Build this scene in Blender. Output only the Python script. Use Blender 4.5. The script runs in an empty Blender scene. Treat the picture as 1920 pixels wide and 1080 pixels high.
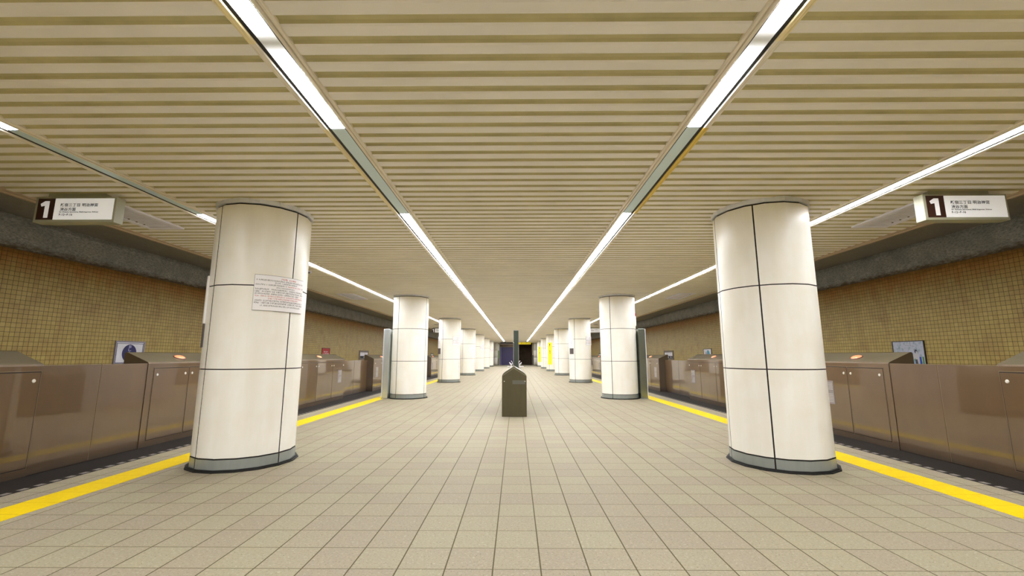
import bpy, bmesh, math, random
from mathutils import Vector
random.seed(7)
S = 0.0254                      # one working unit is an inch, the scene is in metres
SC = bpy.context.scene
COL = SC.collection
PI = math.pi
CEIL = 159.6

# ------------------------------------------------------------------ materials
def lin(c):
    def f(v):
        v /= 255.0
        return v / 12.92 if v <= 0.04045 else ((v + 0.055) / 1.055) ** 2.4
    return (f(c[0]), f(c[1]), f(c[2]), 1.0)

class NT:
    def __init__(self, m):
        m.use_nodes = True
        self.t = m.node_tree; self.n = self.t.nodes; self.l = self.t.links
        self.b = self.n['Principled BSDF']
    def new(self, typ, **kw):
        nd = self.n.new(typ)
        for k, v in kw.items(): setattr(nd, k, v)
        return nd
    def link(self, a, b): self.l.new(a, b)
    def val(self, sock, v):
        if hasattr(v, 'is_linked') or isinstance(v, bpy.types.NodeSocket): self.link(v, sock)
        else: sock.default_value = v
    def m(self, op, a, b=0.0, c=0.0, clamp=False):
        nd = self.new('ShaderNodeMath', operation=op, use_clamp=clamp)
        self.val(nd.inputs[0], a); self.val(nd.inputs[1], b); self.val(nd.inputs[2], c)
        return nd.outputs[0]
    def pos(self):
        g = self.new('ShaderNodeNewGeometry'); s = self.new('ShaderNodeSeparateXYZ')
        d = self.new('ShaderNodeVectorMath', operation='SCALE'); d.inputs['Scale'].default_value = 1.0 / S
        self.link(g.outputs['Position'], d.inputs[0]); self.link(d.outputs[0], s.inputs[0])
        return d.outputs[0], s.outputs[0], s.outputs[1], s.outputs[2]
    def scaled(self, v, sx, sy, sz):
        d = self.new('ShaderNodeVectorMath', operation='MULTIPLY'); d.inputs[1].default_value = (sx, sy, sz)
        self.link(v, d.inputs[0]); return d.outputs[0]
    def noise(self, v, scale=1.0, detail=3.0, rough=0.55):
        nd = self.new('ShaderNodeTexNoise'); nd.inputs['Scale'].default_value = scale
        nd.inputs['Detail'].default_value = detail; nd.inputs['Roughness'].default_value = rough
        self.link(v, nd.inputs['Vector']); return nd.outputs[0]
    def white(self, v):
        nd = self.new('ShaderNodeTexWhiteNoise', noise_dimensions='3D'); self.link(v, nd.inputs['Vector']); return nd.outputs['Value']
    def comb(self, x, y, z=0.0):
        nd = self.new('ShaderNodeCombineXYZ'); self.val(nd.inputs[0], x); self.val(nd.inputs[1], y); self.val(nd.inputs[2], z); return nd.outputs[0]
    def ramp(self, f, lo, hi):
        nd = self.new('ShaderNodeMapRange'); self.val(nd.inputs[0], f)
        nd.inputs[1].default_value = lo; nd.inputs[2].default_value = hi; return nd.outputs[0]
    def mix(self, f, a, b):
        nd = self.new('ShaderNodeMix', data_type='RGBA'); self.val(nd.inputs[0], f)
        for s, v in ((nd.inputs[6], a), (nd.inputs[7], b)):
            if isinstance(v, bpy.types.NodeSocket): self.link(v, s)
            else: s.default_value = lin(v) if len(v) == 3 else v
        return nd.outputs[2]
    def line(self, coord, off, period, width):
        f = self.m('FRACT', self.m('DIVIDE', self.m('SUBTRACT', coord, off), period))
        d = self.m('MULTIPLY', self.m('SUBTRACT', 0.5, self.m('ABSOLUTE', self.m('SUBTRACT', f, 0.5))), period)
        return self.m('SUBTRACT', 1.0, self.ramp(d, width * 0.35, width), clamp=True)
    def bump(self, h, strength=0.3, dist=0.01):
        nd = self.new('ShaderNodeBump'); nd.inputs['Strength'].default_value = strength; nd.inputs['Distance'].default_value = dist
        self.link(h, nd.inputs['Height']); self.link(nd.outputs[0], self.b.inputs['Normal'])
    def color(self, c): self.link(c, self.b.inputs['Base Color'])

MATS = {}
def mat(name, c, rough=0.5, metal=0.0, var=0.0, vscale=0.15, emit=0.0, spec=0.5, bump=0.0):
    if name in MATS: return MATS[name]
    m = bpy.data.materials.new(name); nt = NT(m); b = nt.b
    b.inputs['Base Color'].default_value = lin(c); b.inputs['Roughness'].default_value = rough
    b.inputs['Metallic'].default_value = metal; b.inputs['Specular IOR Level'].default_value = spec
    if var or bump:
        v, x, y, z = nt.pos()
        n = nt.noise(v, vscale, 4.0)
        if var:
            d = [max(0, k * (1 - var)) for k in c]; e = [min(255, k * (1 + var * 0.6)) for k in c]
            nt.color(nt.mix(nt.ramp(n, 0.3, 0.7), d, e))
        if bump: nt.bump(n, bump)
    if emit:
        b.inputs['Emission Color'].default_value = lin(c); b.inputs['Emission Strength'].default_value = emit
    MATS[name] = m
    return m

def m_floor():
    m = bpy.data.materials.new('platform_tile'); nt = NT(m); v, x, y, z = nt.pos()
    TX, TY, X0, Y0 = 14.59, 14.712, -80.04, 143.09
    lx = nt.line(x, X0, TX, 0.30); ly = nt.line(y, Y0, TY, 0.24)
    ln = nt.m('MAXIMUM', lx, nt.m('MULTIPLY', ly, 0.85))
    cx = nt.m('FLOOR', nt.m('DIVIDE', nt.m('SUBTRACT', x, X0), TX)); cy = nt.m('FLOOR', nt.m('DIVIDE', nt.m('SUBTRACT', y, Y0), TY))
    w = nt.white(nt.comb(cx, cy, 3.0))
    base = nt.mix(nt.ramp(w, 0.25, 0.75), (152, 141, 122), (156, 148, 124))
    n1 = nt.noise(v, 0.25, 5.0); base = nt.mix(nt.m('MULTIPLY', nt.ramp(n1, 0.4, 0.75), 0.35), base, (160, 148, 118))
    sp = nt.noise(nt.scaled(v, 1.0, 1.0, 1.0), 1.5, 4.0, 0.7)
    base = nt.mix(nt.m('MULTIPLY', nt.ramp(sp, 0.56, 0.66), 0.7), base, (98, 88, 68))
    sp2 = nt.noise(nt.scaled(v, 0.9, 1.1, 1.0), 1.1, 4.0, 0.7)
    base = nt.mix(nt.m('MULTIPLY', nt.ramp(sp2, 0.56, 0.68), 0.5), base, (200, 192, 170))
    nt.color(nt.mix(ln, base, (74, 64, 26)))
    nt.b.inputs['Roughness'].default_value = 0.6; nt.b.inputs['Specular IOR Level'].default_value = 0.15
    nt.bump(nt.m('SUBTRACT', nt.m('MULTIPLY', sp, 0.15), ln), 0.25, 0.004)
    return m
def m_yellow():
    m = bpy.data.materials.new('yellow_tactile'); nt = NT(m); v, x, y, z = nt.pos()
    ly = nt.line(y, 143.09, 14.712, 0.16); n = nt.noise(v, 0.5, 3.0)
    f = nt.m('FRACT', nt.m('DIVIDE', x, 2.1)); d = nt.m('ABSOLUTE', nt.m('SUBTRACT', f, 0.5))
    base = nt.mix(nt.ramp(n, 0.3, 0.7), (232, 196, 0), (240, 208, 8))
    base = nt.mix(nt.m('MULTIPLY', nt.ramp(d, 0.36, 0.48), 0.22), base, (190, 150, 0))
    nt.color(nt.mix(nt.m('MULTIPLY', ly, 0.7), base, (150, 110, 0)))
    nt.b.inputs['Roughness'].default_value = 0.5; nt.b.inputs['Specular IOR Level'].default_value = 0.2
    nt.bump(nt.m('SUBTRACT', 1.0, nt.ramp(d, 0.36, 0.48)), 0.3, 0.004)
    return m
def m_tiles():
    m = bpy.data.materials.new('track_wall_tile'); nt = NT(m); v, x, y, z = nt.pos()
    P = 3.88
    ln = nt.m('MAXIMUM', nt.line(y, 352.5, P, 0.21), nt.line(z, 72.3, P, 0.21))
    w = nt.white(nt.comb(nt.m('FLOOR', nt.m('DIVIDE', nt.m('SUBTRACT', y, 352.5), P)), nt.m('FLOOR', nt.m('DIVIDE', nt.m('SUBTRACT', z, 72.3), P)), 1.0))
    base = nt.mix(w, (186, 161, 90), (198, 174, 102))
    st = nt.noise(nt.scaled(v, 1, 0.085, 0.016), 1.0, 5.0, 0.6)
    base = nt.mix(nt.m('MULTIPLY', nt.ramp(st, 0.5, 0.7), 0.5), base, (172, 136, 80))
    bl = nt.noise(nt.scaled(v, 1, 0.035, 0.05), 1.0, 5.0, 0.6)
    base = nt.mix(nt.m('MULTIPLY', nt.ramp(bl, 0.5, 0.7), 0.5), base, (160, 124, 72))
    # rust washed down from the concrete band, ragged lower edge
    rn = nt.noise(nt.scaled(v, 1, 0.09, 0.03), 1.0, 6.0, 0.65)
    top = nt.m('ADD', z, nt.m('MULTIPLY', nt.m('SUBTRACT', rn, 0.5), 44.0))
    base = nt.mix(nt.m('MULTIPLY', nt.ramp(top, 130.0, 150.0), 0.85), base, (184, 124, 60))
    base = nt.mix(ln, base, (62, 48, 18))
    tn = nt.noise(nt.scaled(v, 1, 0.14, 0.2), 1.0, 5.0, 0.7)
    e = nt.m('ADD', z, nt.m('MULTIPLY', nt.m('SUBTRACT', tn, 0.5), 18.0))
    base = nt.mix(nt.m('MULTIPLY', nt.ramp(e, 146.0, 153.0), 0.8), base, (116, 88, 36))
    nt.color(base); nt.b.inputs['Roughness'].default_value = 0.4; nt.b.inputs['Specular IOR Level'].default_value = 0.3
    nt.bump(nt.m('SUBTRACT', 1.0, ln), 0.3, 0.003)
    return m
def m_concrete(name, a, b, dirt):
    m = bpy.data.materials.new(name); nt = NT(m); v, x, y, z = nt.pos()
    n = nt.noise(nt.scaled(v, 0.6, 0.35, 0.9), 1.0, 8.0, 0.75); n2 = nt.noise(v, 0.05, 4.0)
    c = nt.mix(nt.ramp(n, 0.35, 0.68), a, b); c = nt.mix(nt.m('MULTIPLY', nt.ramp(n2, 0.4, 0.7), 0.5), c, a)
    if dirt:
        tn = nt.noise(nt.scaled(v, 1, 0.12, 0.25), 1.0, 5.0, 0.7)
        e = nt.m('ADD', z, nt.m('MULTIPLY', nt.m('SUBTRACT', tn, 0.5), 14.0))
        c = nt.mix(nt.m('MULTIPLY', nt.ramp(e, 158.5, 153.5), 0.8), c, (88, 68, 24))
    nt.color(c); nt.b.inputs['Roughness'].default_value = 0.9; nt.b.inputs['Specular IOR Level'].default_value = 0.1
    nt.bump(n, 0.8, 0.02)
    return m
def m_barrier(name='brown_enamel', c1=(88, 63, 33), c2=(97, 72, 40)):
    m = bpy.data.materials.new(name); nt = NT(m); v, x, y, z = nt.pos()
    n = nt.noise(nt.scaled(v, 0.1, 0.04, 0.02), 1.0, 5.0, 0.6); f = nt.noise(nt.scaled(v, 3.0, 3.0, 3.0), 1.0, 2.0)
    c = nt.mix(nt.ramp(n, 0.35, 0.65), c1, c2); c = nt.mix(nt.m('MULTIPLY', nt.ramp(f, 0.45, 0.65), 0.18), c, (96, 74, 48))
    dn = nt.noise(nt.scaled(v, 0.2, 0.06, 0.3), 1.0, 5.0, 0.6)                     # dirt plus painted-in ambient shade, darkening towards the foot
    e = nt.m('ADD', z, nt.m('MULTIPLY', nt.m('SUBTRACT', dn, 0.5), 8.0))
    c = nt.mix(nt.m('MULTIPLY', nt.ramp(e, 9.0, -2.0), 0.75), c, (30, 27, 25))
    nt.color(c); nt.b.inputs['Roughness'].default_value = 0.5
    nt.b.inputs['Coat Weight'].default_value = 1.0; nt.b.inputs['Coat Roughness'].default_value = 0.02; nt.b.inputs['Coat IOR'].default_value = 1.7
    MATS[name] = m
    return m
def m_rubber():
    m = bpy.data.materials.new('edge_rubber'); nt = NT(m); v, x, y, z = nt.pos()
    ax = nt.m('ABSOLUTE', x)
    rib = nt.m('FRACT', nt.m('DIVIDE', ax, 2.3)); rl = nt.ramp(nt.m('ABSOLUTE', nt.m('SUBTRACT', rib, 0.5)), 0.2, 0.45)
    n = nt.noise(v, 0.4, 4.0)
    base = nt.mix(rl, (42, 36, 30), (16, 13, 11)); base = nt.mix(nt.m('MULTIPLY', nt.ramp(n, 0.4, 0.7), 0.4), base, (40, 34, 30))
    fy = nt.m('FRACT', nt.m('DIVIDE', nt.m('SUBTRACT', y, 219.0), 7.6))
    d = nt.m('MULTIPLY', nt.m('LESS_THAN', fy, 0.53), nt.m('MULTIPLY', nt.m('GREATER_THAN', ax, 238.4), nt.m('LESS_THAN', ax, 241.3)))
    edge = nt.m('LESS_THAN', ax, 238.0)
    base = nt.mix(d, base, (134, 128, 122)); base = nt.mix(edge, base, (10, 9, 8))
    nt.color(base); nt.b.inputs['Roughness'].default_value = 0.75; nt.b.inputs['Specular IOR Level'].default_value = 0.15
    return m
def m_lens(two=False):
    m = bpy.data.materials.new('lit_diffuser_tube_gap' if two else 'lit_diffuser'); nt = NT(m); b = nt.b
    b.inputs['Base Color'].default_value = lin((225, 228, 228)); b.inputs['Roughness'].default_value = 0.35
    b.inputs['Emission Color'].default_value = (0.93, 0.95, 1.0, 1)
    if two:                                            # the tube ends meet under the middle of the diffuser and give off less there
        v, x, y, z = nt.pos(); d = nt.m('ABSOLUTE', nt.m('SUBTRACT', y, 119.0))
        nt.link(nt.m('MULTIPLY', nt.m('POWER', nt.ramp(d, -4.0, 14.0), 4.5), LENS), b.inputs['Emission Strength'])
    else: b.inputs['Emission Strength'].default_value = LENS
    return m
def m_pillar():
    m = bpy.data.materials.new('white_enamel_panel'); nt = NT(m); v, x, y, z = nt.pos()
    n = nt.noise(nt.scaled(v, 0.12, 0.12, 0.02), 1.0, 4.0); n2 = nt.noise(v, 0.08, 3.0)
    c = nt.mix(nt.ramp(n, 0.3, 0.7), (244, 240, 228), (250, 248, 240)); c = nt.mix(nt.m('MULTIPLY', nt.ramp(n2, 0.45, 0.75), 0.5), c, (242, 236, 220))
    nt.color(c); nt.b.inputs['Roughness'].default_value = 0.3; nt.b.inputs['Specular IOR Level'].default_value = 0.4
    return m
def m_steel(name, c, rough, metal=0.9):
    m = bpy.data.materials.new(name); nt = NT(m); v, x, y, z = nt.pos()
    n = nt.noise(nt.scaled(v, 0.3, 0.3, 0.05), 1.0, 5.0); n2 = nt.noise(v, 0.15, 3.0)
    nt.color(nt.mix(nt.ramp(n, 0.3, 0.7), [k * 0.95 for k in c], c))
    nt.b.inputs['Metallic'].default_value = metal; nt.link(nt.ramp(n2, -1.2 + rough, 1.8 + rough), nt.b.inputs['Roughness'])
    nt.b.inputs['Roughness'].default_value = rough
    for l in list(nt.t.links):
        if l.to_socket == nt.b.inputs['Roughness']: nt.t.links.remove(l)
    nt.b.inputs['Roughness'].default_value = rough
    MATS[name] = m
    return m
def m_trim(name, c):
    m = bpy.data.materials.new(name); nt = NT(m); v, x, y, z = nt.pos()
    n = nt.noise(nt.scaled(v, 2.5, 0.05, 1), 1.0, 4.0)
    nt.color(nt.mix(nt.ramp(n, 0.35, 0.65), [k * 0.88 for k in c], c))
    nt.b.inputs['Roughness'].default_value = 0.35; nt.b.inputs['Metallic'].default_value = 0.0
    MATS[name] = m
    return m
def m_poster():
    m = bpy.data.materials.new('bluish_poster_paper'); nt = NT(m); v, x, y, z = nt.pos()
    n = nt.noise(nt.scaled(v, 1, 0.35, 0.3), 1.0, 4.0)
    c = nt.mix(nt.ramp(n, 0.5, 0.65), (196, 200, 216), (150, 172, 180)); nt.color(c); nt.b.inputs['Roughness'].default_value = 0.35
    return m

LENS = 60.0
M_FLOOR = m_floor(); M_YEL = m_yellow(); M_TILE = m_tiles(); M_RUB = m_rubber()
M_BAND = m_concrete('tunnel_concrete_band', (130, 134, 132), (218, 216, 212), True)
M_ROOF = m_concrete('tunnel_roof_concrete', (150, 146, 138), (172, 168, 158), False)
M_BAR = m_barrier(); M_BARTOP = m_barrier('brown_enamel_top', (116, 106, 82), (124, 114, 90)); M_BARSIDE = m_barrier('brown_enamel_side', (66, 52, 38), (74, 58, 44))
M_LENS = m_lens(); M_LENS2 = m_lens(True)
M_OFF = mat('unlit_diffuser', (206, 230, 246), 0.25)
M_PIL = m_pillar()
M_PLINTH = m_steel('plinth_steel', (160, 166, 162), 0.3, 0.35); M_CAP = m_steel('cap_steel', (240, 244, 255), 0.45, 0.2)
M_BINST = m_steel('olive_steel', (94, 87, 64), 0.42, 0.6); M_BOARDST = m_steel('dark_green_steel', (70, 78, 70), 0.4, 0.5)
M_PANST = m_steel('brushed_steel', (214, 220, 220), 0.3, 0.75); M_PANDK = m_steel('green_grey_steel', (142, 148, 136), 0.22, 0.8)
M_TRIM = m_trim('beige_trim', (244, 236, 222)); M_GOLD = m_trim('gold_trim', (250, 234, 188)); M_GOLD2 = m_trim('deep_gold_trim', (240, 208, 84))
M_BLACK = mat('black_rubber', (22, 20, 18), 0.6); M_JOINT = mat('joint_dark', (36, 32, 24), 0.7)
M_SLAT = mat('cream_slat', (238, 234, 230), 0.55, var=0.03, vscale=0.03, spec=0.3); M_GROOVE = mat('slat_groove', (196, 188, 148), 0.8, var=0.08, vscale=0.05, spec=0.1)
M_SIGNBOX = mat('sign_housing_grey', (164, 163, 140), 0.45, var=0.03)
M_SIGNW = mat('sign_white', (240, 240, 240), 0.4, emit=0.35); M_BROWN = mat('sign_brown', (58, 30, 22), 0.35); M_INK = mat('ink_black', (28, 26, 28), 0.6)
M_LET = mat('letter_white', (238, 236, 238), 0.4, emit=0.3); M_RED = mat('ink_red', (190, 60, 60), 0.6)
M_VENT = mat('vent_lilac_grey', (232, 232, 252), 0.5, var=0.03); M_VENTD = mat('vent_slot_dark', (84, 76, 76), 0.8)
M_GROOVEL = mat('hatch_edge_light', (132, 114, 88), 0.45); M_GROOVED = mat('hatch_gap_dark', (46, 34, 24), 0.8)
M_KNOB = mat('knob_nickel', (222, 218, 210), 0.35, 0.3)
M_LAMP = mat('orange_lamp', (255, 150, 104), 0.3, emit=0.6); M_LAMPRIM = mat('lamp_rim', (90, 60, 48), 0.5)
M_STICK = mat('grey_notice', (132, 124, 124), 0.4, var=0.05); M_STICKL = mat('notice_lines', (176, 172, 170), 0.5)
M_PAPER = mat('notice_paper', (250, 248, 248), 0.5); M_PAPEREDGE = mat('notice_edge', (120, 116, 108), 0.6)
M_DGREY = mat('dark_grey_plate', (92, 84, 84), 0.5)
M_PLAST = mat('cream_plaster', (196, 184, 156), 0.7, var=0.05, vscale=0.03)
M_DARKBR = mat('dark_brown_lining', (136, 116, 94), 0.7, var=0.2, vscale=0.02)
M_NAVY = mat('navy_shutter', (62, 56, 96), 0.5, var=0.05); M_NAVYL = mat('lavender_post', (108, 102, 146), 0.5)
M_YSIGN = mat('yellow_sign', (252, 234, 40), 0.4, emit=0.25)
M_GREEN = mat('green_sign', (130, 190, 60), 0.4, emit=0.15)

# ------------------------------------------------------------------ geometry helpers (u = inches)
class MB:
    def __init__(s): s.v = []; s.f = []; s.mi = []; s.sm = []
    def quad(s, pts, mi=0, smooth=False):
        i = len(s.v); s.v += [tuple(p) for p in pts]; s.f.append(list(range(i, i + len(pts)))); s.mi.append(mi); s.sm.append(smooth)
    def box(s, x0, x1, y0, y1, z0, z1, mi=0):
        i = len(s.v)
        s.v += [(x0,y0,z0),(x1,y0,z0),(x1,y1,z0),(x0,y1,z0),(x0,y0,z1),(x1,y0,z1),(x1,y1,z1),(x0,y1,z1)]
        for f in ((0,3,2,1),(4,5,6,7),(0,1,5,4),(1,2,6,5),(2,3,7,6),(3,0,4,7)):
            s.f.append([i + k for k in f]); s.mi.append(mi); s.sm.append(False)
    def prism_y(s, prof, y0, y1, mi=0, cap=True, mis=None):          # profile in (x, z), counter-clockwise or not
        n = len(prof); i = len(s.v)
        s.v += [(x, y0, z) for x, z in prof] + [(x, y1, z) for x, z in prof]
        for k in range(n):
            j = (k + 1) % n; s.f.append([i + k, i + j, i + n + j, i + n + k]); s.mi.append(mis[k] if mis else mi); s.sm.append(False)
        if cap:
            s.f.append([i + k for k in range(n)][::-1]); s.mi.append(mi); s.sm.append(False)
            s.f.append([i + n + k for k in range(n)]); s.mi.append(mi); s.sm.append(False)
    def cyl(s, c, axis, r, h, n=16, mi=0, r2=None, smooth=True):
        r2 = r if r2 is None else r2; ax = Vector(axis).normalized()
        u = ax.orthogonal().normalized(); w = ax.cross(u); c = Vector(c); i = len(s.v)
        for q, rr in ((0, r), (h, r2)):
            for k in range(n):
                a = 2 * PI * k / n; p = c + ax * q + (u * math.cos(a) + w * math.sin(a)) * rr; s.v.append(tuple(p))
        for k in range(n):
            j = (k + 1) % n; s.f.append([i + k, i + j, i + n + j, i + n + k]); s.mi.append(mi); s.sm.append(smooth)
        s.f.append([i + k for k in range(n)][::-1]); s.mi.append(mi); s.sm.append(False)
        s.f.append([i + n + k for k in range(n)]); s.mi.append(mi); s.sm.append(False)
    def build(s, name, m, parent=None, kind=None, fix=True):
        me = bpy.data.meshes.new(name)
        me.from_pydata([(x * S, y * S, z * S) for x, y, z in s.v], [], s.f)
        for k, p in enumerate(me.polygons): p.material_index = s.mi[k]; p.use_smooth = s.sm[k]
        for q in (m if isinstance(m, (list, tuple)) else [m]): me.materials.append(q)
        if fix:
            b = bmesh.new(); b.from_mesh(me); bmesh.ops.recalc_face_normals(b, faces=b.faces); b.to_mesh(me); b.free()
        me.update()
        return link(name, me, parent, kind)
def link(name, me, parent=None, kind=None):
    o = bpy.data.objects.new(name, me); COL.objects.link(o)
    if parent: o.parent = parent
    if kind: o['kind'] = kind
    return o
def tag(o, label, cat, group=None):
    o['label'] = label; o['category'] = cat
    if group: o['group'] = group
    return o
def thing(name, label, cat, loc=(0, 0, 0), group=None):
    o = bpy.data.objects.new(name, None); COL.objects.link(o)
    o.location = tuple(k * S for k in loc); o.empty_display_size = 0.2
    return tag(o, label, cat, group)
def dup(root, loc, label=None, group=None, rotz=None):
    r = root.copy(); COL.objects.link(r); r.location = tuple(k * S for k in loc)
    if rotz is not None: r.rotation_euler = (0, 0, rotz)
    if label: r['label'] = label
    if group: r['group'] = group
    elif 'group' in r and group == '': del r['group']
    for ch in list(root.children):
        c = ch.copy(); COL.objects.link(c); c.parent = r
        for g in list(ch.children):
            d = g.copy(); COL.objects.link(d); d.parent = c
    return r
def bevel(o, w=0.2, seg=2):
    b = o.modifiers.new('bevel', 'BEVEL'); b.width = w * S; b.segments = seg; b.limit_method = 'ANGLE'; b.angle_limit = math.radians(40)
    return o
def struct(name, mb, m): return mb.build(name, m, None, 'structure')

def glyphs(body, bold=0.0):
    """a text as flat polygons: ([(x, y)], faces), in font units"""
    cu = bpy.data.curves.new('t', 'FONT'); cu.body = body; cu.size = 1.0; cu.offset = bold; cu.resolution_u = 3
    o = bpy.data.objects.new('t', cu); COL.objects.link(o)
    dg = bpy.context.evaluated_depsgraph_get(); me = bpy.data.meshes.new_from_object(o.evaluated_get(dg))
    vs = [(v.co.x, v.co.y) for v in me.vertices]; fs = [list(p.vertices) for p in me.polygons]
    bpy.data.objects.remove(o); bpy.data.curves.remove(cu); bpy.data.meshes.remove(me)
    return vs, fs
def add_text(mb, body, a0, a1, b0, b1, place, bold=0.0, mi=0, keep=False):
    """fit a text into the box a0..a1 x b0..b1 and put each point with place(a, b)"""
    vs, fs = glyphs(body, bold)
    if not vs: return
    x0 = min(p[0] for p in vs); x1 = max(p[0] for p in vs); y0 = min(p[1] for p in vs); y1 = max(p[1] for p in vs)
    i = len(mb.v)
    for x, y in vs: mb.v.append(place(a0 + (x - x0) / (x1 - x0) * (a1 - a0), b0 + (y - y0) / (y1 - y0) * (b1 - b0)))
    for f in fs: mb.f.append([i + k for k in f]); mb.mi.append(mi); mb.sm.append(False)

# ------------------------------------------------------------------ the setting
YB, YE = -420.0, 3200.0
mb = MB(); mb.box(-237, 237, YB, YE + 300, -12, 0); struct('floor', mb, M_FLOOR)
for s, nm in ((-1, 'trim_1'), (1, 'trim_2')):
    mb = MB(); a, b = sorted((s * 201.8, s * 218.6)); mb.box(a, b, YB, YE, 0, 0.12); struct(nm, mb, M_YEL)
for s, nm in ((-1, 'trim_3'), (1, 'trim_4')):
    mb = MB(); a, b = sorted((s * 237, s * 288)); mb.box(a, b, YB, YE, -12, 0); struct(nm, mb, M_RUB)
for s, nm in ((-1, 'wall_platform_left'), (1, 'wall_platform_right')):
    mb = MB(); a, b = sorted((s * 284, s * 288)); mb.box(a, b, YB, YE, -52, -12); struct(nm, mb, M_ROOF)
mb = MB(); mb.box(-424, -284, YB, YE + 400, -56, -52); mb.box(284, 424, YB, YE + 400, -56, -52); struct('floor_trackbed', mb, M_ROOF)
for s, nm in ((-1, 'left'), (1, 'right')):
    mb = MB(); a, b = sorted((s * 420, s * 428)); mb.box(a, b, YB, YE + 400, -52, 153.5); struct('wall_' + nm, mb, M_TILE)
    mb = MB(); prof = [(s * 419.4, 152.9), (s * 418.2, 156), (s * 416.8, 162), (s * 416.6, 170), (s * 417.6, 177), (s * 420, 181.4), (s * 428, 181.4), (s * 428, 152.9)]
    mb.prism_y(prof, YB, YE + 400); struct('trim_' + ('5' if s < 0 else '6'), mb, M_BAND)
    mb = MB(); a, b = sorted((s * 301, s * 428)); mb.box(a, b, YB, YE + 400, 181, 186); struct('ceiling_tunnel_' + nm, mb, M_ROOF)
    # ceiling edge moulding: lip, quirk, face
    mb = MB(); prof = [(s * 294.6, 159.9), (s * 295.0, 158.9), (s * 297.4, 158.7), (s * 298.0, 159.3), (s * 299.2, 159.3), (s * 299.8, 158.6), (s * 304.0, 159.3), (s * 304.8, 160.2), (s * 304.8, 183), (s * 301, 183), (s * 301, 161.8), (s * 294.6, 161.8)]
    mb.prism_y(prof, YB, YE); struct('trim_' + ('7' if s < 0 else '8'), mb, mat('edge_moulding', (184, 164, 140), 0.5, var=0.05, vscale=0.02))

# slatted ceiling: five bays between the light channels
P = 8.235
def bay(x0, x1, name):
    mb = MB(); k0 = int((YB - 151.4) / P) - 1; k1 = int((YE - 151.4) / P) + 1
    x0, x1 = sorted((x0, x1))
    for k in range(k0, k1):
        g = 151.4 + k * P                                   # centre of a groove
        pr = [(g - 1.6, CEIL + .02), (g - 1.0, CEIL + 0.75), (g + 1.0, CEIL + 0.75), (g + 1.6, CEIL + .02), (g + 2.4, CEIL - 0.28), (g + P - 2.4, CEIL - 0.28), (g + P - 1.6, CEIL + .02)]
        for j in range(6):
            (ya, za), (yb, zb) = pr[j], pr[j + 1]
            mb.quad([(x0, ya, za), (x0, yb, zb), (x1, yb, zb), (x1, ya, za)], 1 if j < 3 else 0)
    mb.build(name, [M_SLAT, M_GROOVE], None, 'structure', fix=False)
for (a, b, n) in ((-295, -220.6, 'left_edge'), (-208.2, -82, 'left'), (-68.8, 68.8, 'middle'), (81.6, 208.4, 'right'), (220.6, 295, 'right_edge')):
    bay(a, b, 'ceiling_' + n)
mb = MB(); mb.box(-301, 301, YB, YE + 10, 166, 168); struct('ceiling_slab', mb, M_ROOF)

# ------------------------------------------------------------------ light fixtures
SEG = 110.45; Y0L = 59.4
def fixture(xo, xi, y0, y1, m_out, m_lens, label, group, z=CEIL):
    """xo: edge away from the platform's middle, xi: edge towards it"""
    s = 1 if xo > xi else -1; w = abs(xo - xi)
    t = thing('ceiling_light', label, 'light', ((xo + xi) / 2, y0, z), group)
    cx = (xo + xi) / 2
    def px(a): return (xo - s * a) - cx                       # a: distance from the outer edge
    L = y1 - y0
    def pr(name, prof, m, e0=0.0, e1=0.0):
        q = MB(); q.prism_y([(px(a), zz) for a, zz in prof], e0, L - e1); return q.build(name, m, t)
    po = [(0, 1.5), (-0.25, -0.35), (0.1, -0.75), (1.0, -0.85), (1.15, -0.7), (1.35, -0.7), (1.5, -0.9), (2.2, -0.85), (2.45, -0.5), (2.45, 1.9), (2.0, 1.9), (1.8, 1.5)]
    if m_out is M_GOLD and m_lens is M_LENS2:
        pr('outer_trim', po, M_GOLD, 0, L * .46); pr('outer_trim', po, M_TRIM, L * .54, 0)
    else: pr('outer_trim', po, m_out)
    pr('inner_trim', [(w, 1.5), (w + .25, -0.35), (w - 0.1, -0.75), (w - 0.9, -0.8), (w - 1.0, -0.2), (w - 1.4, -0.2), (w - 1.5, -0.85), (w - 2.7, -0.85), (w - 3.0, -0.5), (w - 3.05, 1.9), (w - 2.6, 1.9), (w - 2.5, 1.5)], M_TRIM)
    ch = MB(); x_ = lambda a: px(a)
    def cb(a0, a1, b0, b1, c0, c1): u, v_ = sorted((px(a0), px(a1))); ch.box(u, v_, b0, b1, c0, c1)
    cb(2.47, 3.75, 0, L, -0.35, 1.6); cb(w - 3.45, w - 3.07, 0, L, -0.35, 1.6); cb(3.75, w - 3.45, 0, .3, -0.35, 1.6); cb(3.75, w - 3.45, L - .3, L, -0.35, 1.6); cb(2.47, w - 3.07, 0, L, 1.6, 2.6)
    ch.build('channel', M_BLACK, t)
    pr('diffuser', [(3.78, 1.2), (3.78, -0.3), (4.0, -0.4), (w - 3.7, -0.4), (w - 3.48, -0.3), (w - 3.48, 1.2)], m_lens, 0.32, 0.32)
    return t
ORD = ['first', 'second', 'third', 'fourth', 'fifth', 'sixth', 'seventh', 'eighth']
STRIPS = [('inner left', -82.0, -68.8), ('inner right', 81.6, 68.8), ('outer left', -220.6, -208.2), ('outer right', 220.6, 208.4)]
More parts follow.
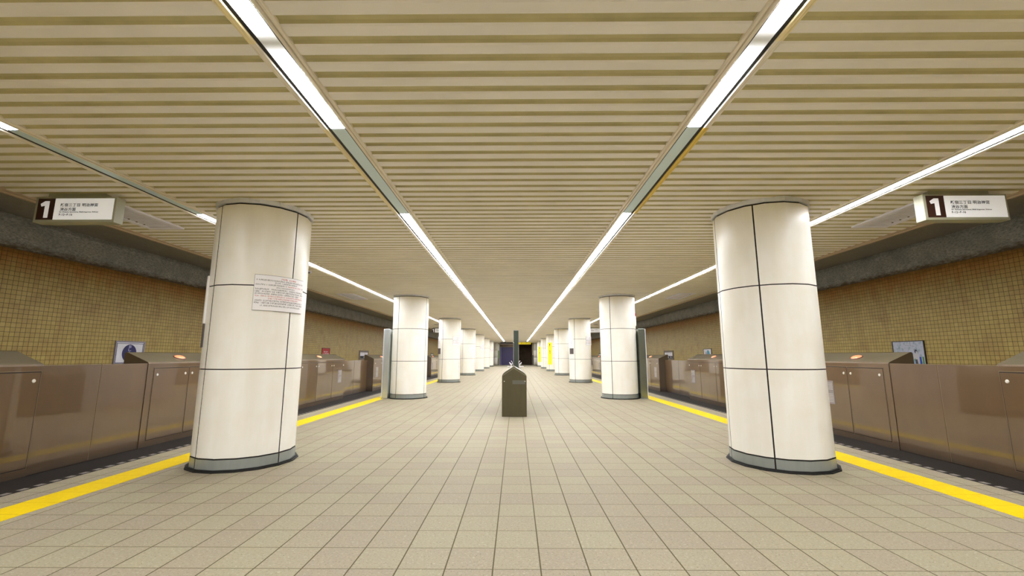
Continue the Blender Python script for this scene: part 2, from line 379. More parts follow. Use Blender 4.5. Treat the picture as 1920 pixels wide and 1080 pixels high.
for nm, xo, xi in STRIPS:
    protos = {}
    for k in range(-4, 26):
        y0 = Y0L + k * SEG; y1 = y0 + SEG
        if y0 < YB: continue
        if y1 > (2925 if nm.startswith('inner') else 3150): break  # outer strips run on further, an unseen stretch added to light the platform end
        off = (k == 1 and nm != 'outer right'); lens = M_OFF if off else M_LENS
        out = M_TRIM
        if nm == 'inner left' and k in (0, 1): out = M_GOLD
        if nm == 'inner right' and k == 0: out = M_GOLD
        if nm == 'inner right' and k == 1: out = M_GOLD2
        if nm.startswith('inner') and k == 0: lens = M_LENS2
        if k < 0: lab, grp = 'lit ceiling light of the %s strip, behind the camera' % nm, 'lights behind the camera in the %s strip' % nm
        elif k == 0 and nm.startswith('outer'): lab, grp = 'white lit ceiling light of the %s strip, cut by the edge of the picture' % nm, None
        elif k == 0: lab, grp = 'wide white lit ceiling light with a dim gap, nearest in the %s strip' % nm, None
        elif k == 1 and off: lab, grp = ('unlit grey ceiling light with %s outer trim in the %s strip' % ({'inner left': 'gold', 'inner right': 'yellow', 'outer left': 'beige'}[nm], nm)), None
        elif k == 1: lab, grp = 'bright lit ceiling light above the hanging sign in the outer right strip', None
        elif k < 6: lab, grp = 'lit white ceiling light, %s panel away in the %s strip' % (ORD[k], nm), None
        else: lab, grp = 'small far ceiling light in the receding row of the %s strip' % nm, 'far lights of the %s strip' % nm
        key = (out.name, lens.name)
        if key in protos:
            t = dup(protos[key], ((xo + xi) / 2, y0, CEIL), lab)
            if grp: t['group'] = grp
            elif 'group' in t: del t['group']
        else:
            t = fixture(xo, xi, y0, y1, out, lens, lab, grp); protos[key] = t

t = thing('ceiling_light', 'added unseen crosswise light behind the far overhead signs, brightening the platform end', 'light', (0, 3058, CEIL))  # extra lamp hidden by the signs, added to brighten end wall and columns
q = MB(); q.box(-101, 101, -5, 5, -0.5, 0.2); q.box(-101, 101, -5, -4, -1.0, -.5); q.box(-101, 101, 4, 5, -1.0, -.5); q.build('frame', M_TRIM, t)
q = MB(); q.box(-99, 99, -3.8, 3.8, -0.9, -0.5); q.build('diffuser', M_LENS, t)
# ------------------------------------------------------------------ pillars
R = 28.0
def rad(th, r):
    q = math.fmod(th + 90.0 + 3600.0, 22.5) - 11.25
    return r * math.cos(math.radians(11.25)) / math.cos(math.radians(q))
def rpt(th, r, z): rr = rad(th, r); return (rr * math.cos(math.radians(th)), rr * math.sin(math.radians(th)), z)
def arc(a0, a1):
    out = [a0]; k = math.ceil((a0 + 90.0) / 11.25 + 1e-6)
    while -90 + k * 11.25 < a1 - 1e-6:
        out.append(-90 + k * 11.25); k += 1
    return out + [a1]
def shell(mb, a0, a1, z0, z1, r, t=1.0, mi=0):
    A = arc(a0, a1); n = len(A); i = len(mb.v)
    for z in (z0, z1): mb.v += [rpt(a, r, z) for a in A]
    for k in range(n - 1): mb.f.append([i + k, i + k + 1, i + n + k + 1, i + n + k]); mb.mi.append(mi); mb.sm.append(True)
    for k in range(n - 1):
        for z in (z0, z1): mb.quad([rpt(A[k], r, z), rpt(A[k + 1], r, z), rpt(A[k + 1], r - t, z), rpt(A[k], r - t, z)], 1)
    for a in (a0, a1): mb.quad([rpt(a, r, z0), rpt(a, r, z1), rpt(a, r - t, z1), rpt(a, r - t, z0)], 1)
def pillar(side, loc, label):
    J = [-119.2, -19.8, 70.0, 160.0] if side < 0 else [-126.0, -20.0, 75.0, 168.0]
    t = thing('round_pillar', label, 'pillar', loc)
    q = MB()
    for a in range(16): pass
    ring = [-90 + 22.5 * k for k in range(16)]
    def poly(mb, r, z0, z1, mi=0):
        i = len(mb.v)
        for z in (z0, z1): mb.v += [rpt(a, r, z) for a in ring]
        for k in range(16):
            j = (k + 1) % 16; mb.f.append([i + k, i + j, i + 16 + j, i + 16 + k]); mb.mi.append(mi); mb.sm.append(False)
        mb.f.append([i + k for k in range(16)][::-1]); mb.mi.append(mi); mb.sm.append(False)
        mb.f.append([i + 16 + k for k in range(16)]); mb.mi.append(mi); mb.sm.append(False)
    poly(q, R - 0.7, 0.3, CEIL - 0.3); q.build('core', M_JOINT, t)
    q = MB(); poly(q, 30.2, 0.0, 0.7); poly(q, 29.2, 0.7, 1.3); q.build('rubber_skirt', M_BLACK, t)
    g = 0.8                                                    # half a joint in degrees
    q = MB()
    for k in range(4):
        a0 = J[k]; a1 = J[(k + 1) % 4] + (360 if k == 3 else 0); shell(q, a0 + g, a1 - g, 1.2, 6.6, R + 0.15)
    q.build('plinth', [M_PLINTH, M_JOINT], t, fix=True)
    for (z0, z1) in ((7.35, 56.15), (56.8, 105.7), (106.35, 156.0)):
        for k in range(4):
            a0 = J[k]; a1 = J[(k + 1) % 4] + (360 if k == 3 else 0)
            q = MB(); shell(q, a0 + g, a1 - g, z0, z1, R); q.build('panel', [M_PIL, M_JOINT], t, fix=True)
    q = MB(); poly(q, 28.9, 157.0, CEIL + 0.2); c = q.build('cap_ring', M_CAP, t)
    return t
PY0, PDY = 279.7, 413.26
LX, RX = -168.3, 162.4
names = ['nearest', 'second', 'third', 'fourth', 'fifth', 'sixth', 'seventh']
extraL = ['with a large text notice facing the platform', 'beside a brushed steel box, without notices', 'with a large notice and a hanging track sign behind it', 'with a narrow green notice at its edge', 'with a pale pink notice', 'plain', 'with a small grey notice']
extraR = ['plain and without notices', 'beside a brushed steel box, red notice at its edge', 'with a white poster over a dark grey square', 'plain, behind the one with the poster', 'with a tall yellow arrow sign', 'plain, between the two with yellow signs', 'with the smaller far yellow arrow sign']
pl = pillar(-1, (LX, PY0, 0), 'x'); pr_ = pillar(1, (RX, PY0, 0), 'x')
for k in range(7):
    l1 = '%s round white pillar of the left row, %s' % (names[k], extraL[k]); l2 = '%s round white pillar of the right row, %s' % (names[k], extraR[k])
    if k == 0: pl['label'] = l1; pr_['label'] = l2; pl['group'] = pr_['group'] = 'white panelled pillars in two rows'
    else: dup(pl, (LX, PY0 + PDY * k, 0), l1); dup(pr_, (RX, PY0 + PDY * k, 0), l2)

# notices wrapped round the pillars (local to the pillar's axis)
def cyl_place(r): return lambda a, b: (r * math.cos(math.radians(a)), r * math.sin(math.radians(a)), b)
def wrap_sheet(mb, a0, a1, z0, z1, r, t=0.3, mi=0):
    n = max(2, int((a1 - a0) / 4)); 
    for k in range(n):
        p = a0 + (a1 - a0) * k / n; q = a0 + (a1 - a0) * (k + 1) / n
        f = cyl_place(r); h = cyl_place(r - t)
        mb.quad([f(p, z0), f(q, z0), f(q, z1), f(p, z1)], mi, True)
        for z in (z0, z1): mb.quad([f(p, z), f(q, z), h(q, z), h(p, z)], mi)
    for a in (a0, a1): mb.quad([cyl_place(r)(a, z0), cyl_place(r)(a, z1), cyl_place(r - t)(a, z1), cyl_place(r - t)(a, z0)], mi)
LINES = [(0.075, .44, .76, 1, 1.25), (.14, .03, .985, 0, 1), (.205, .34, .80, 0, 1), (.27, .02, .56, 0, 1), (.27, .58, .90, 1, .8), (.27, .93, .985, 0, 1), (.335, .37, .74, 0, .8), (.40, .02, .97, 0, 1),
         (.465, .02, .985, 0, 1), (.53, .02, .86, 0, 1), (.53, .88, .985, 1, 1), (.595, .02, .985, 1, .9), (.66, .24, .84, 1, .9), (.725, .02, .985, 0, 1.1), (.79, .02, .985, 0, 1.1), (.865, .12, .93, 0, .95)]
def scribble(mb, a0, a1, b0, b1, place, mi, rnd):
    """one illegible printed character: two or three short strokes"""
    w = a1 - a0; h = b1 - b0
    k = rnd.random()
    if k < 0.06: return
    for j in range(2 if k < .4 else 3):
        if rnd.random() < .2: continue
        y = b0 + h * (rnd.uniform(.02, .22) + 0.33 * j); x0 = a0 + w * rnd.uniform(0.0, .45); x1 = a1 - w * rnd.uniform(.0, .35)
        mb.quad([place(x0, y), place(x1, y), place(x1, y + h * .17), place(x0, y + h * .17)], mi)
    for j in range(rnd.choice((1, 1, 2))):
        x = a0 + w * rnd.uniform(.05, .8); e = h * rnd.uniform(0, .3); mb.quad([place(x, b0 + e), place(x + w * .17, b0 + e), place(x + w * .17, b1), place(x, b1)], mi)
def big_notice(loc, a0, label, group):
    t = thing('text_notice', label, 'notice', loc, group); rnd = random.Random(3)
    W = 65.5; z0, z1 = 91.2, 112.6
    q = MB(); wrap_sheet(q, a0 - .35, a0 + W + .35, z0 - .2, z1 + .2, R + 0.25, .5); q.build('backing', M_PAPEREDGE, t)
    q = MB(); wrap_sheet(q, a0, a0 + W, z0, z1, R + 0.4, .2); q.build('sheet', M_PAPER, t)
    blk, red = MB(), MB(); pl_ = cyl_place(R + 0.47)
    for (y, x0, x1, rd, sz) in LINES:
        h = 0.95 * sz; z = z1 - y * (z1 - z0); n = int((x1 - x0) * 58 / (1.25 if sz > 1.2 else 1))
        for k in range(n):
            c0 = a0 + W * (x0 + (x1 - x0) * k / n); c1 = a0 + W * (x0 + (x1 - x0) * (k + .82) / n)
            scribble(red if rd else blk, c0, c1, z - h / 2, z + h / 2, pl_, 0, rnd)
    blk.build('black_print', M_INK, t, fix=False); red.build('red_print', M_RED, t, fix=False)
    return t
bn = big_notice((LX, PY0, 0), -65.3, 'large white text notice in black and red on the nearest left pillar', 'large text notices on pillars')
for loc, lab in (((LX, PY0 + 2 * PDY, 0), 'white text notice on the third pillar of the left row'), ((LX, PY0 + 4 * PDY, 0), 'tiny pale notice on the fifth pillar of the left row'),
                 ((LX, PY0 + 6 * PDY, 0), 'tiny grey notice on the seventh pillar of the left row'), ((RX, PY0 + 2 * PDY, 0), 'white text notice wrapping the edge of the third right pillar')):
    dup(bn, loc, lab)
def side_poster(loc, label):
    t = thing('pillar_poster', label, 'poster', loc, 'two tone posters on pillars'); rnd = random.Random(5); a0, a1 = -163.5, -134.0
    q = MB(); wrap_sheet(q, a0, a1, 83.6, 112.7, R + 0.8, 1.2); q.build('sheet', M_PAPER, t)
    q = MB(); wrap_sheet(q, a0 + 1.5, a1 + 1, 69.2, 83.4, R + 0.5, 1.0); q.build('grey_square', M_DGREY, t)
    q = MB(); P_ = cyl_place(R + 0.9)
    for k in range(2):
        for j in range(4): scribble(q, a0 + 8 + k * 8, a0 + 13 + k * 8, 104 - j * 3.2, 106.4 - j * 3.2, P_, 0, rnd)
    for j in range(3): scribble(q, a0 + 3, a0 + 6, 99 - j * 4, 101 - j * 4, P_, 0, rnd)
    q.build('grey_print', M_DGREY, t, fix=False)
    return t
sp = side_poster((LX, PY0, 0), 'white poster edge over a grey sheet on the nearest left pillar')
dup(sp, (LX, PY0 + 2 * PDY, 0), 'white poster over dark grey square on the third left pillar')
dup(sp, (RX, PY0 + 2 * PDY, 0), 'white poster over dark grey square on the third right pillar')
t = thing('green_notice', 'narrow green notice with a dark figure on the fourth left pillar', 'notice', (LX, PY0 + 3 * PDY, 0))
q = MB(); wrap_sheet(q, -172, -142, 84, 114, R + 1.2, 1.5); q.build('sheet', M_GREEN, t)
q = MB(); wrap_sheet(q, -171, -143, 84, 93, R + 1.4, .3); q.build('grey_foot', M_STICK, t)
q = MB(); wrap_sheet(q, -162, -150, 97, 108, R + 1.4, .3); q.build('dark_figure', mat('figure_dark', (60, 72, 72), .6), t)
t = thing('red_notice', 'thin red and white notice on the second right pillar', 'notice', (RX, PY0 + PDY, 0))
q = MB(); wrap_sheet(q, -22, 4, 111, 126.5, R + 1.0, 1.2); q.build('white_sheet', M_PAPER, t)
q = MB(); wrap_sheet(q, -22, 4, 126.7, 131, R + 1.1, 1.2); q.build('red_header', mat('notice_red', (196, 44, 40), .5), t)
def yellow_pillar_sign(loc, label):
    t = thing('yellow_exit_sign', label, 'sign', loc, 'tall yellow signs on pillars'); a0, a1 = -138, -101
    q = MB(); wrap_sheet(q, a0, a1, 28.5, 123, R + 1.0, 1.4); q.build('panel', M_YSIGN, t)
    q = MB(); P_ = cyl_place(R + 1.15); c = (a0 + a1) / 2
    q.quad([P_(c - 1.3, 104), P_(c + 1.3, 104), P_(c + 1.3, 115), P_(c - 1.3, 115)], 0)
    q.quad([P_(c - 6, 112), P_(c + 6, 112), P_(c + .2, 118.5), P_(c - .2, 118.5)], 0)
    q.build('arrow', M_INK, t, fix=False)
    q = MB(); add_text(q, '出', c - 6, c + 6, 82.5, 90, P_, 0.03); q.build('character', M_INK, t, fix=False)
    q = MB(); add_text(q, '口', c - 5.4, c + 5.4, 75.5, 81, P_, 0.04); q.build('character', M_INK, t, fix=False)
    return t
ys = yellow_pillar_sign((RX, PY0 + 4 * PDY, 0), 'larger tall yellow exit sign with an up arrow on the fifth right pillar')
dup(ys, (RX, PY0 + 6 * PDY, 0), 'smaller farther tall yellow exit sign on the seventh right pillar')

# brushed steel boxes beside the second pillars
for s, lab in ((-1, 'tall brushed steel box beside the second left pillar, on the yellow line'), (1, 'tall brushed steel box reflecting yellow beside the second right pillar')):
    a, b = (-206.0, -196.2) if s < 0 else (190.4, 201.4)
    t = thing('steel_box', lab, 'box', ((a + b) / 2, 676, 0), 'steel boxes beside pillars'); w = (b - a) / 2
    q = MB(); q.box(-w, w, 0, 33, 0.6, 106); bevel(q.build('body', M_PANST if s < 0 else M_PANDK, t), .25)
    q = MB(); q.box(-w - .15, w + .15, -.15, 33.15, 0.12, 1.2); q.build('foot_rail', M_PLINTH, t)
    q = MB(); q.box(s * (w - .5) - .35, s * (w - .5) + .35, -.3, 0.1, 1, 105.6); q.build('edge_strip', M_CAP, t)

# ------------------------------------------------------------------ hanging track signs
def hanging_sign(side, y, label):
    x0, x1 = (-283.2, -235.4) if side < 0 else (236.4, 284.6)
    px0, px1 = x0 + 1.55, x1 - 1.2; w = px1 - px0; zt, zb = 156.0, 143.1; h = zt - zb
    t = thing('hanging_sign', label, 'sign', ((x0 + x1) / 2, y, CEIL), 'platform one hanging signs'); cx = (x0 + x1) / 2
    q = MB(); q.box(x0 - cx, x1 - cx, 0, 6, 141.5 - CEIL, 157.1 - CEIL); bevel(q.build('housing', M_SIGNBOX, t), .15)
    q = MB(); q.box(x0 + 5.2 - cx, x1 - 8.1 - cx, 1.6, 5.0, 157.1 - CEIL, 0.3); q.build('mounting_block', M_SIGNBOX, t)
    xs = px0 + .225 * w
    q = MB(); q.box(xs - cx, px1 - cx, -0.15, 0.3, zb - CEIL, zt - CEIL); q.build('white_panel', M_SIGNW, t)
    q = MB(); q.box(px0 - cx, xs - cx, -0.15, 0.3, zb - CEIL, zt - CEIL); q.build('brown_panel', M_BROWN, t)
    pf = lambda a, b: (px0 + a * w - cx, -0.22, zt - b * h - CEIL)
    q = MB()                                           # the numeral 1
    P1 = [(.143, .125), (.165, .125), (.165, .915), (.108, .915), (.108, .345), (.062, .385), (.048, .255), (.105, .125)]
    q.quad([pf(a - .01, b) for a, b in P1][::-1]); q.build('numeral', M_LET, t, fix=False)
    q = MB()
    add_text(q, '新宿三丁目 明治神宮', .300, .795, .395, .225, pf, 0.02)
    add_text(q, '渋谷方面', .303, .512, .60, .43, pf, 0.02)
    add_text(q, 'for Shinjuku-sanchome, Meiji-jingumae, Shibuya', .300, .812, .69, .615, pf, 0.03)
    add_text(q, 'F-12~F-16', .300, .478, .82, .715, pf, 0.025)
    q.build('lettering', M_INK, t, fix=False)
    return t
hanging_sign(-1, 241.9, 'nearest platform 1 sign hanging beside the left pillar, large')
hanging_sign(1, 241.9, 'nearest platform 1 sign hanging beside the right pillar, large')
hanging_sign(-1, 1455, 'tiny far platform 1 sign seen between the left pillars')
hanging_sign(1, 1455, 'tiny far platform sign seen between the right pillars, numeral hidden')

# ------------------------------------------------------------------ ceiling vents and speakers
def vent(side, y, label):
    t = thing('ceiling_vent', label, 'vent', (side * 263, y, CEIL), 'ceiling vents over the platform edges')
    W, L = 13.2, 67
    q = MB(); z0, z1 = -1.3, 0.25
    fr = [(-W, W, 0, 5.5), (-W, W, L - 5.5, L), (-W, -W + 4.2, 5.5, L - 5.5), (W - 4.2, W, 5.5, L - 5.5)]
    for a, b, c, d in fr: q.box(a, b, c, d, z0, z1)
    bevel(q.build('frame', M_VENT, t), .4)
    q = MB(); q.box(-W + 4, W - 4, 5, L - 5, -0.1, 0.2); q.build('backing', M_VENTD, t)
    q = MB(); n = 26
    for k in range(n):
        y_ = 5.8 + (L - 11.6) * k / n
        q.box(-W + 4.2, W - 4.2, y_, y_ + 1.5, -0.95, -0.75)
    q.build('grille', M_VENT, t, fix=False)
    for k in range(8): q = MB(); q.cyl((side * (W - 6.2), 10 + k * 6.4, -1.2), (0, 0, 1), .6, .5, 8); q.build('screw', M_VENTD, t)
    return t
vl = {}
for k, (l, r) in enumerate((('ceiling vent partly hidden behind the nearest left sign', 'ceiling vent partly hidden behind the nearest right sign'),
                            ('pale ceiling vent between the first and second left pillars', 'pale ceiling vent between the first and second right pillars'),
                            ('far ceiling vent beyond the second left pillar', 'far ceiling vent beyond the second right pillar'))):
    for s, lab in ((-1, l), (1, r)):
        y = 246.3 + (PDY - 3) * k if k < 2 else 1070
        if k == 0: vl[s] = vent(s, y, lab)
        else: dup(vl[s], (s * 263, y, CEIL), lab)
def speaker(s, y, label):
    t = thing('ceiling_speaker', label, 'speaker', (s * 241, y, CEIL), 'round ceiling speakers')
    q = MB(); q.cyl((0, 0, -1.2), (0, 0, 1), 8.4, 1.4, 28); q.build('rim', M_VENT, t)
    q = MB(); q.cyl((0, 0, -1.45), (0, 0, 1), 6.6, .3, 24); q.build('mesh_cover', M_VENTD, t)
    return t
s0 = speaker(-1, 481, 'dark round ceiling speaker just behind the nearest left pillar')
dup(s0, (-241, 481 + 2 * PDY, CEIL), 'small dark ceiling speaker seen between the second and third left pillars')
dup(s0, (241, 481 + 2 * PDY, CEIL), 'small dark ceiling speaker seen between the second and third right pillars')

# ------------------------------------------------------------------ platform edge barriers
def gate_cabinet(side, y0, y1, joints, lamps, stickers, label, group):
    """machine housing with hinged hatches; local origin on the floor at the cabinet's near front corner"""
    t = thing('gate_cabinet', label, 'barrier cabinet', (side * 264.0, y0, 0), group); L = y1 - y0
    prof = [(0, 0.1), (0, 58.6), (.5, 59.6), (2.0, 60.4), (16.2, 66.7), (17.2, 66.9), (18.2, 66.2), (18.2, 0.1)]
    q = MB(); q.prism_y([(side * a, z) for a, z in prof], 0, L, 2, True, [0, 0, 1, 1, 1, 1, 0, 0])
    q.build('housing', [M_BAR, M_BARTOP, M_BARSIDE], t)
    f = -side                                             # outward direction of the front face
    J = [j - y0 for j in joints]
    for a, b in zip(J[:-1], J[1:]):
        z0, z1 = 4.4, 55.6; g = .18
        q = MB(); q.box(*sorted((0, f * .12)), a, b, z0 - .35, z1 + .35); fr = q.build('hatch', M_GROOVEL, t)
        q = MB(); q.box(*sorted((0, f * .18)), a + g, b - g, z0 - .2, z1 + .15); q.build('gap', M_GROOVED, fr)
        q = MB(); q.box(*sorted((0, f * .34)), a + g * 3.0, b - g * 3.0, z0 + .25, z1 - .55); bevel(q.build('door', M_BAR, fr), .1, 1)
        for yy in (a + 3.6, b - 3.6):
            q = MB(); q.cyl((f * .3, yy, 50.6), (f, 0, 0), 1.05, .35, 14, r2=.8); q.build('knob', M_KNOB, fr)
    for yy in lamps:
        yy -= y0; q = MB(); n = 20
        def ring(sy, sx, h):
            o = []
            for k in range(n):
                a = 2 * PI * k / n; u = 7.6 + sx * math.cos(a); o.append((side * u - side * h * .4, yy + sy * math.sin(a), 60.4 + (u - 2.0) * 6.3 / 14.2 + h))
            return o
        r1, r2, r3 = ring(5.6, 3.6, .05), ring(5.4, 3.4, .45), ring(4.7, 2.8, .5)
        for A, B in ((r1, r2), (r2, r3)):
            for k in range(n): j = (k + 1) % n; q.quad([A[k], A[j], B[j], B[k]])
        rim = q.build('warning_lamp', M_LAMPRIM, t)
        q = MB(); r4, r5 = ring(3.6, 2.1, 1.0), ring(1.6, .9, 1.25)
        for A, B in ((r3, r4), (r4, r5)):
            for k in range(n): j = (k + 1) % n; q.quad([A[k], A[j], B[j], B[k]], 0, True)
        q.quad(r5, 0, True); q.build('lamp_lens', M_LAMP, rim)
    rnd = random.Random(11)
    for yy in stickers:
        yy -= y0; q = MB(); q.box(*sorted((f * .3, f * .5)), yy - 7, yy + 7, 24.8, 43.8); st = q.build('notice', M_STICK, t)
        q = MB()
        for k in range(13):
            if k in (5, 6): continue
            z = 41.8 - k * 1.25; e = rnd.uniform(0, 5); q.box(*sorted((f * .5, f * .54)), yy - 6 + (e if side < 0 else 0), yy + 6 - (0 if side < 0 else e), z - .35, z + .2)
        q.build('printed_lines', M_STICKL, st)
    return t
def gate_panel(side, y0, y1, label, group):
    t = thing('barrier_panel', label, 'barrier panel', (side * 264.4, y0, 0), group); L = y1 - y0; m = 34.6
    for a, b in ((0.02, m - .1), (m + .1, L - .02)):
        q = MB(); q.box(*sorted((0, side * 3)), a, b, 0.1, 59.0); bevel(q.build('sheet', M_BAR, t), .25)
    q = MB(); q.box(*sorted((side * .15, side * 2.6)), m - .12, m + .12, .5, 58.6); q.build('seam', M_GROOVEL, t)
    return t
def gate_doors(side, y0, y1, ym, label, group):
    t = thing('platform_door', label, 'platform door', (side * 276.0, y0, 0), group)
    for a, b in ((.2, ym - y0 - .25), (ym - y0 + .25, y1 - y0 - .2)):
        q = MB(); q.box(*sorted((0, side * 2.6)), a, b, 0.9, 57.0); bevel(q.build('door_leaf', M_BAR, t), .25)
    q = MB(); q.box(*sorted((side * .6, side * 2.0)), ym - y0 - .25, ym - y0 + .25, 1, 56.8); q.build('edge_seal', M_BLACK, t)
    q = MB(); q.box(*sorted((-side * 1, side * 4)), .2, y1 - y0 - .2, 0, 0.9); q.build('sill', M_BLACK, t)
    return t
def even(a, b, n): return [a + (b - a) * k / n for k in range(n + 1)]
for side, nm in ((-1, 'left'), (1, 'right')):
    gate_cabinet(side, -120, 243.6, even(-117, 242.9, 8), [-8, 205 - 40], [], 'nearest brown barrier cabinet on the %s, cut by the picture edge' % nm, 'brown barrier cabinets')
    gate_panel(side, 243.6, 313.4, 'low glossy brown barrier panel with one seam, %s side' % nm, 'low barrier panels')
    gate_cabinet(side, 313.4, 677.0, [318.2, 352.8, 399, 445, 491, 537.3, 582.5, 631, 673], [351.5, 602.6], [376.6, 657.5], 'long brown barrier cabinet with orange lamps behind the nearest %s pillar' % nm, 'brown barrier cabinets')
    gate_doors(side, 677.2, 813.4, 748, 'pair of recessed brown sliding doors before the second %s pillar' % nm, 'recessed platform doors')
    gate_cabinet(side, 813.6, 1232, [818] + even(863, 1228, 8), [884, 1120], [833, 1212], 'brown barrier cabinet beside the second %s pillar' % nm, 'brown barrier cabinets')
    gate_doors(side, 1232.2, 1368, 1300, 'far recessed sliding doors beyond the second %s pillar' % nm, 'recessed platform doors')
    gate_cabinet(side, 1368.2, 1731, even(1372, 1727, 8), [1430, 1660], [1388], 'tiny far brown barrier cabinet between the second and third %s pillars' % nm, 'brown barrier cabinets')
    gate_panel(side, 1731, 1801, 'far barrier panel hidden among the %s pillars' % nm, 'low barrier panels')
    gate_cabinet(side, 1801, 2230, even(1805, 2226, 9), [1860, 2160], [], 'farthest brown barrier cabinet hidden among the %s pillars' % nm, 'brown barrier cabinets')

# ------------------------------------------------------------------ posters on the track walls
def frame_on_wall(name, side, ya, yb, za, zb, label, cat, mframe, sheet, fw=1.6, depth=1.2):
    t = thing(name, label, cat, (side * 420, (ya + yb) / 2, (za + zb) / 2)); yc, zc = (ya + yb) / 2, (za + zb) / 2; hy, hz = (yb - ya) / 2, (zb - za) / 2
    X = lambda d: -side * d
    q = MB()
    for (c, d, e, f_) in ((-hy, hy, hz - fw, hz), (-hy, hy, -hz, -hz + fw), (-hy, -hy + fw, -hz + fw, hz - fw), (hy - fw, hy, -hz + fw, hz - fw)):
        q.box(*sorted((0, X(depth))), c, d, e, f_)
    q.build('frame', mframe, t)
    q = MB(); q.box(*sorted((0, X(depth * .6))), -hy + fw * .9, hy - fw * .9, -hz + fw * .9, hz - fw * .9); q.build('sheet', sheet, t)
    P_ = lambda dd=.0: (lambda y, z: (X(depth * .6 + .08 + dd), y - yc, z - zc))
    return t, P_
def part_poly(t, name, pts, P_, m): q = MB(); q.quad([P_(a, b) for a, b in pts]); return q.build(name, m, t, fix=False)
def ell(cy, cz, ry, rz, n=32): return [(cy + ry * math.cos(2 * PI * k / n), cz + rz * math.sin(2 * PI * k / n)) for k in range(n)]
M_SILV = mat('poster_frame_silver', (150, 144, 156), 0.35, 0.5); M_PW = mat('poster_white', (244, 242, 248), 0.4, var=.03, vscale=.2)
M_EN = mat('ellipse_navy', (20, 12, 92), 0.4); M_LAV = mat('letter_lavender', (190, 186, 226), .5)
t, P_ = frame_on_wall('wall_poster', -1, 452.9, 489.3, 55.2, 80.2, 'white poster with a navy ellipse behind the left barrier', 'poster', M_SILV, M_PW)
part_poly(t, 'inner_border', [(455.0, 56.9), (455.5, 56.9), (455.5, 77.6), (455.0, 77.6)], P_(), M_EN); part_poly(t, 'inner_border', [(455.0, 77.2), (487.2, 77.2), (487.2, 77.7), (455.0, 77.7)], P_(), M_EN)
part_poly(t, 'inner_border', [(486.7, 56.9), (487.2, 56.9), (487.2, 77.6), (486.7, 77.6)], P_(), M_EN); part_poly(t, 'inner_border', [(455.0, 56.8), (487.2, 56.8), (487.2, 57.3), (455.0, 57.3)], P_(), M_EN)
part_poly(t, 'navy_ellipse', ell(470.6, 67.2, 8.8, 9.3), P_(), M_EN)
q = MB()
for k, ch in enumerate('おしな'): add_text(q, ch, 469.0, 472.6, 75.8 - k * 3.5 - 3.0, 75.8 - k * 3.5, P_(.06), 0.03)
rnd = random.Random(2)
for k in range(2): scribble(q, 468.8, 472.2, 62.4 - k * 3.4, 65.2 - k * 3.4, P_(.06), 0, rnd)
q.build('lettering', M_LAV, t, fix=False)
M_DFR = mat('poster_frame_dark', (52, 42, 36), .5)
t, P_ = frame_on_wall('wall_poster', 1, 451.3, 489.3, 46, 80.2, 'pale blue poster with a dark haired figure behind the right barrier', 'poster', M_DFR, m_poster(), 0.8)
M_BL = mat('print_blue', (40, 84, 190), .5); M_GR = mat('print_green', (86, 140, 60), .5); M_FIG = mat('print_figure', (70, 66, 84), .6); M_SKIN = mat('print_pale', (206, 204, 206), .6); M_LB = mat('print_light_blue', (120, 170, 214), .5)
for a, b, m_ in ((466.9, 469.4, M_BL), (464.4, 466.4, M_LB), (462.8, 464.3, M_GR), (459.4, 460.4, M_GR), (456.2, 458.4, M_BL), (453.4, 455.2, M_GR), (470.4, 472.4, M_LB), (473.4, 475.4, M_GR)):
    part_poly(t, 'colour_bar', [(a, 47.5), (b, 47.5), (b, 63.4), (a, 63.4)], P_(), m_)
part_poly(t, 'figure_body', [(459.4, 48), (464.6, 48), (464.2, 58), (463.0, 61.8), (465.4, 60.5), (465.0, 65.0), (463.0, 66.6), (460.8, 66.6), (459.2, 65.0), (458.8, 59.0)], P_(.05), M_SKIN)
part_poly(t, 'figure_clothes', [(459.8, 48), (464.2, 48), (463.4, 60.5), (461.0, 60.8)], P_(.09), M_FIG)
part_poly(t, 'figure_hair', ell(461.6, 69.0, 1.7, 2.0, 18), P_(.09), M_FIG); part_poly(t, 'figure_face', ell(461.0, 68.0, .9, 1.2, 14), P_(.13), M_SKIN)
q = MB(); rnd = random.Random(4)
for k in range(14): scribble(q, 462.3 + k * .8, 463.0 + k * .8, 74.0 + k * .09, 74.7 + k * .09, P_(.06), 0, rnd)
q.build('small_print', M_FIG, t, fix=False)
t, P_ = frame_on_wall('wall_poster', -1, 941.5, 981, 50, 82, 'dark red poster with white lettering on the left track wall', 'poster', mat('frame_red_dark', (96, 22, 20), .5), mat('poster_red', (200, 12, 22), .5), 1.2)
q = MB(); rnd = random.Random(9)
for k in range(4): scribble(q, 950 + k * 6, 955 + k * 6, 72.2, 75, P_(), 0, rnd)
for k in range(6): scribble(q, 945 + k * 5.6, 950 + k * 5.6, 68, 71.4, P_(), 0, rnd)
q.build('lettering', M_PW, t, fix=False)
t, P_ = frame_on_wall('wall_poster', 1, 940, 980, 50, 80.5, 'white poster with red and cyan shapes on the right track wall', 'poster', M_DFR, M_PW, 1.4)
part_poly(t, 'cyan_arch', [(949.5, 52), (963.2, 52), (963.2, 72), (961.6, 75.6), (958, 77.4), (954, 76.8), (950.8, 73.6), (949.5, 70)], P_(), mat('print_cyan', (56, 176, 208), .5))
part_poly(t, 'blue_shape', [(948.2, 52), (953, 52), (953, 66), (951, 71), (948.2, 67)], P_(.05), M_BL)
part_poly(t, 'red_figure', [(964.6, 52), (969.4, 52), (969.2, 68), (967.6, 74), (966.0, 73.4), (964.8, 68)], P_(.05), mat('print_red', (196, 60, 66), .5))
M_MFR = mat('nameboard_frame', (112, 96, 84), .45, .3)
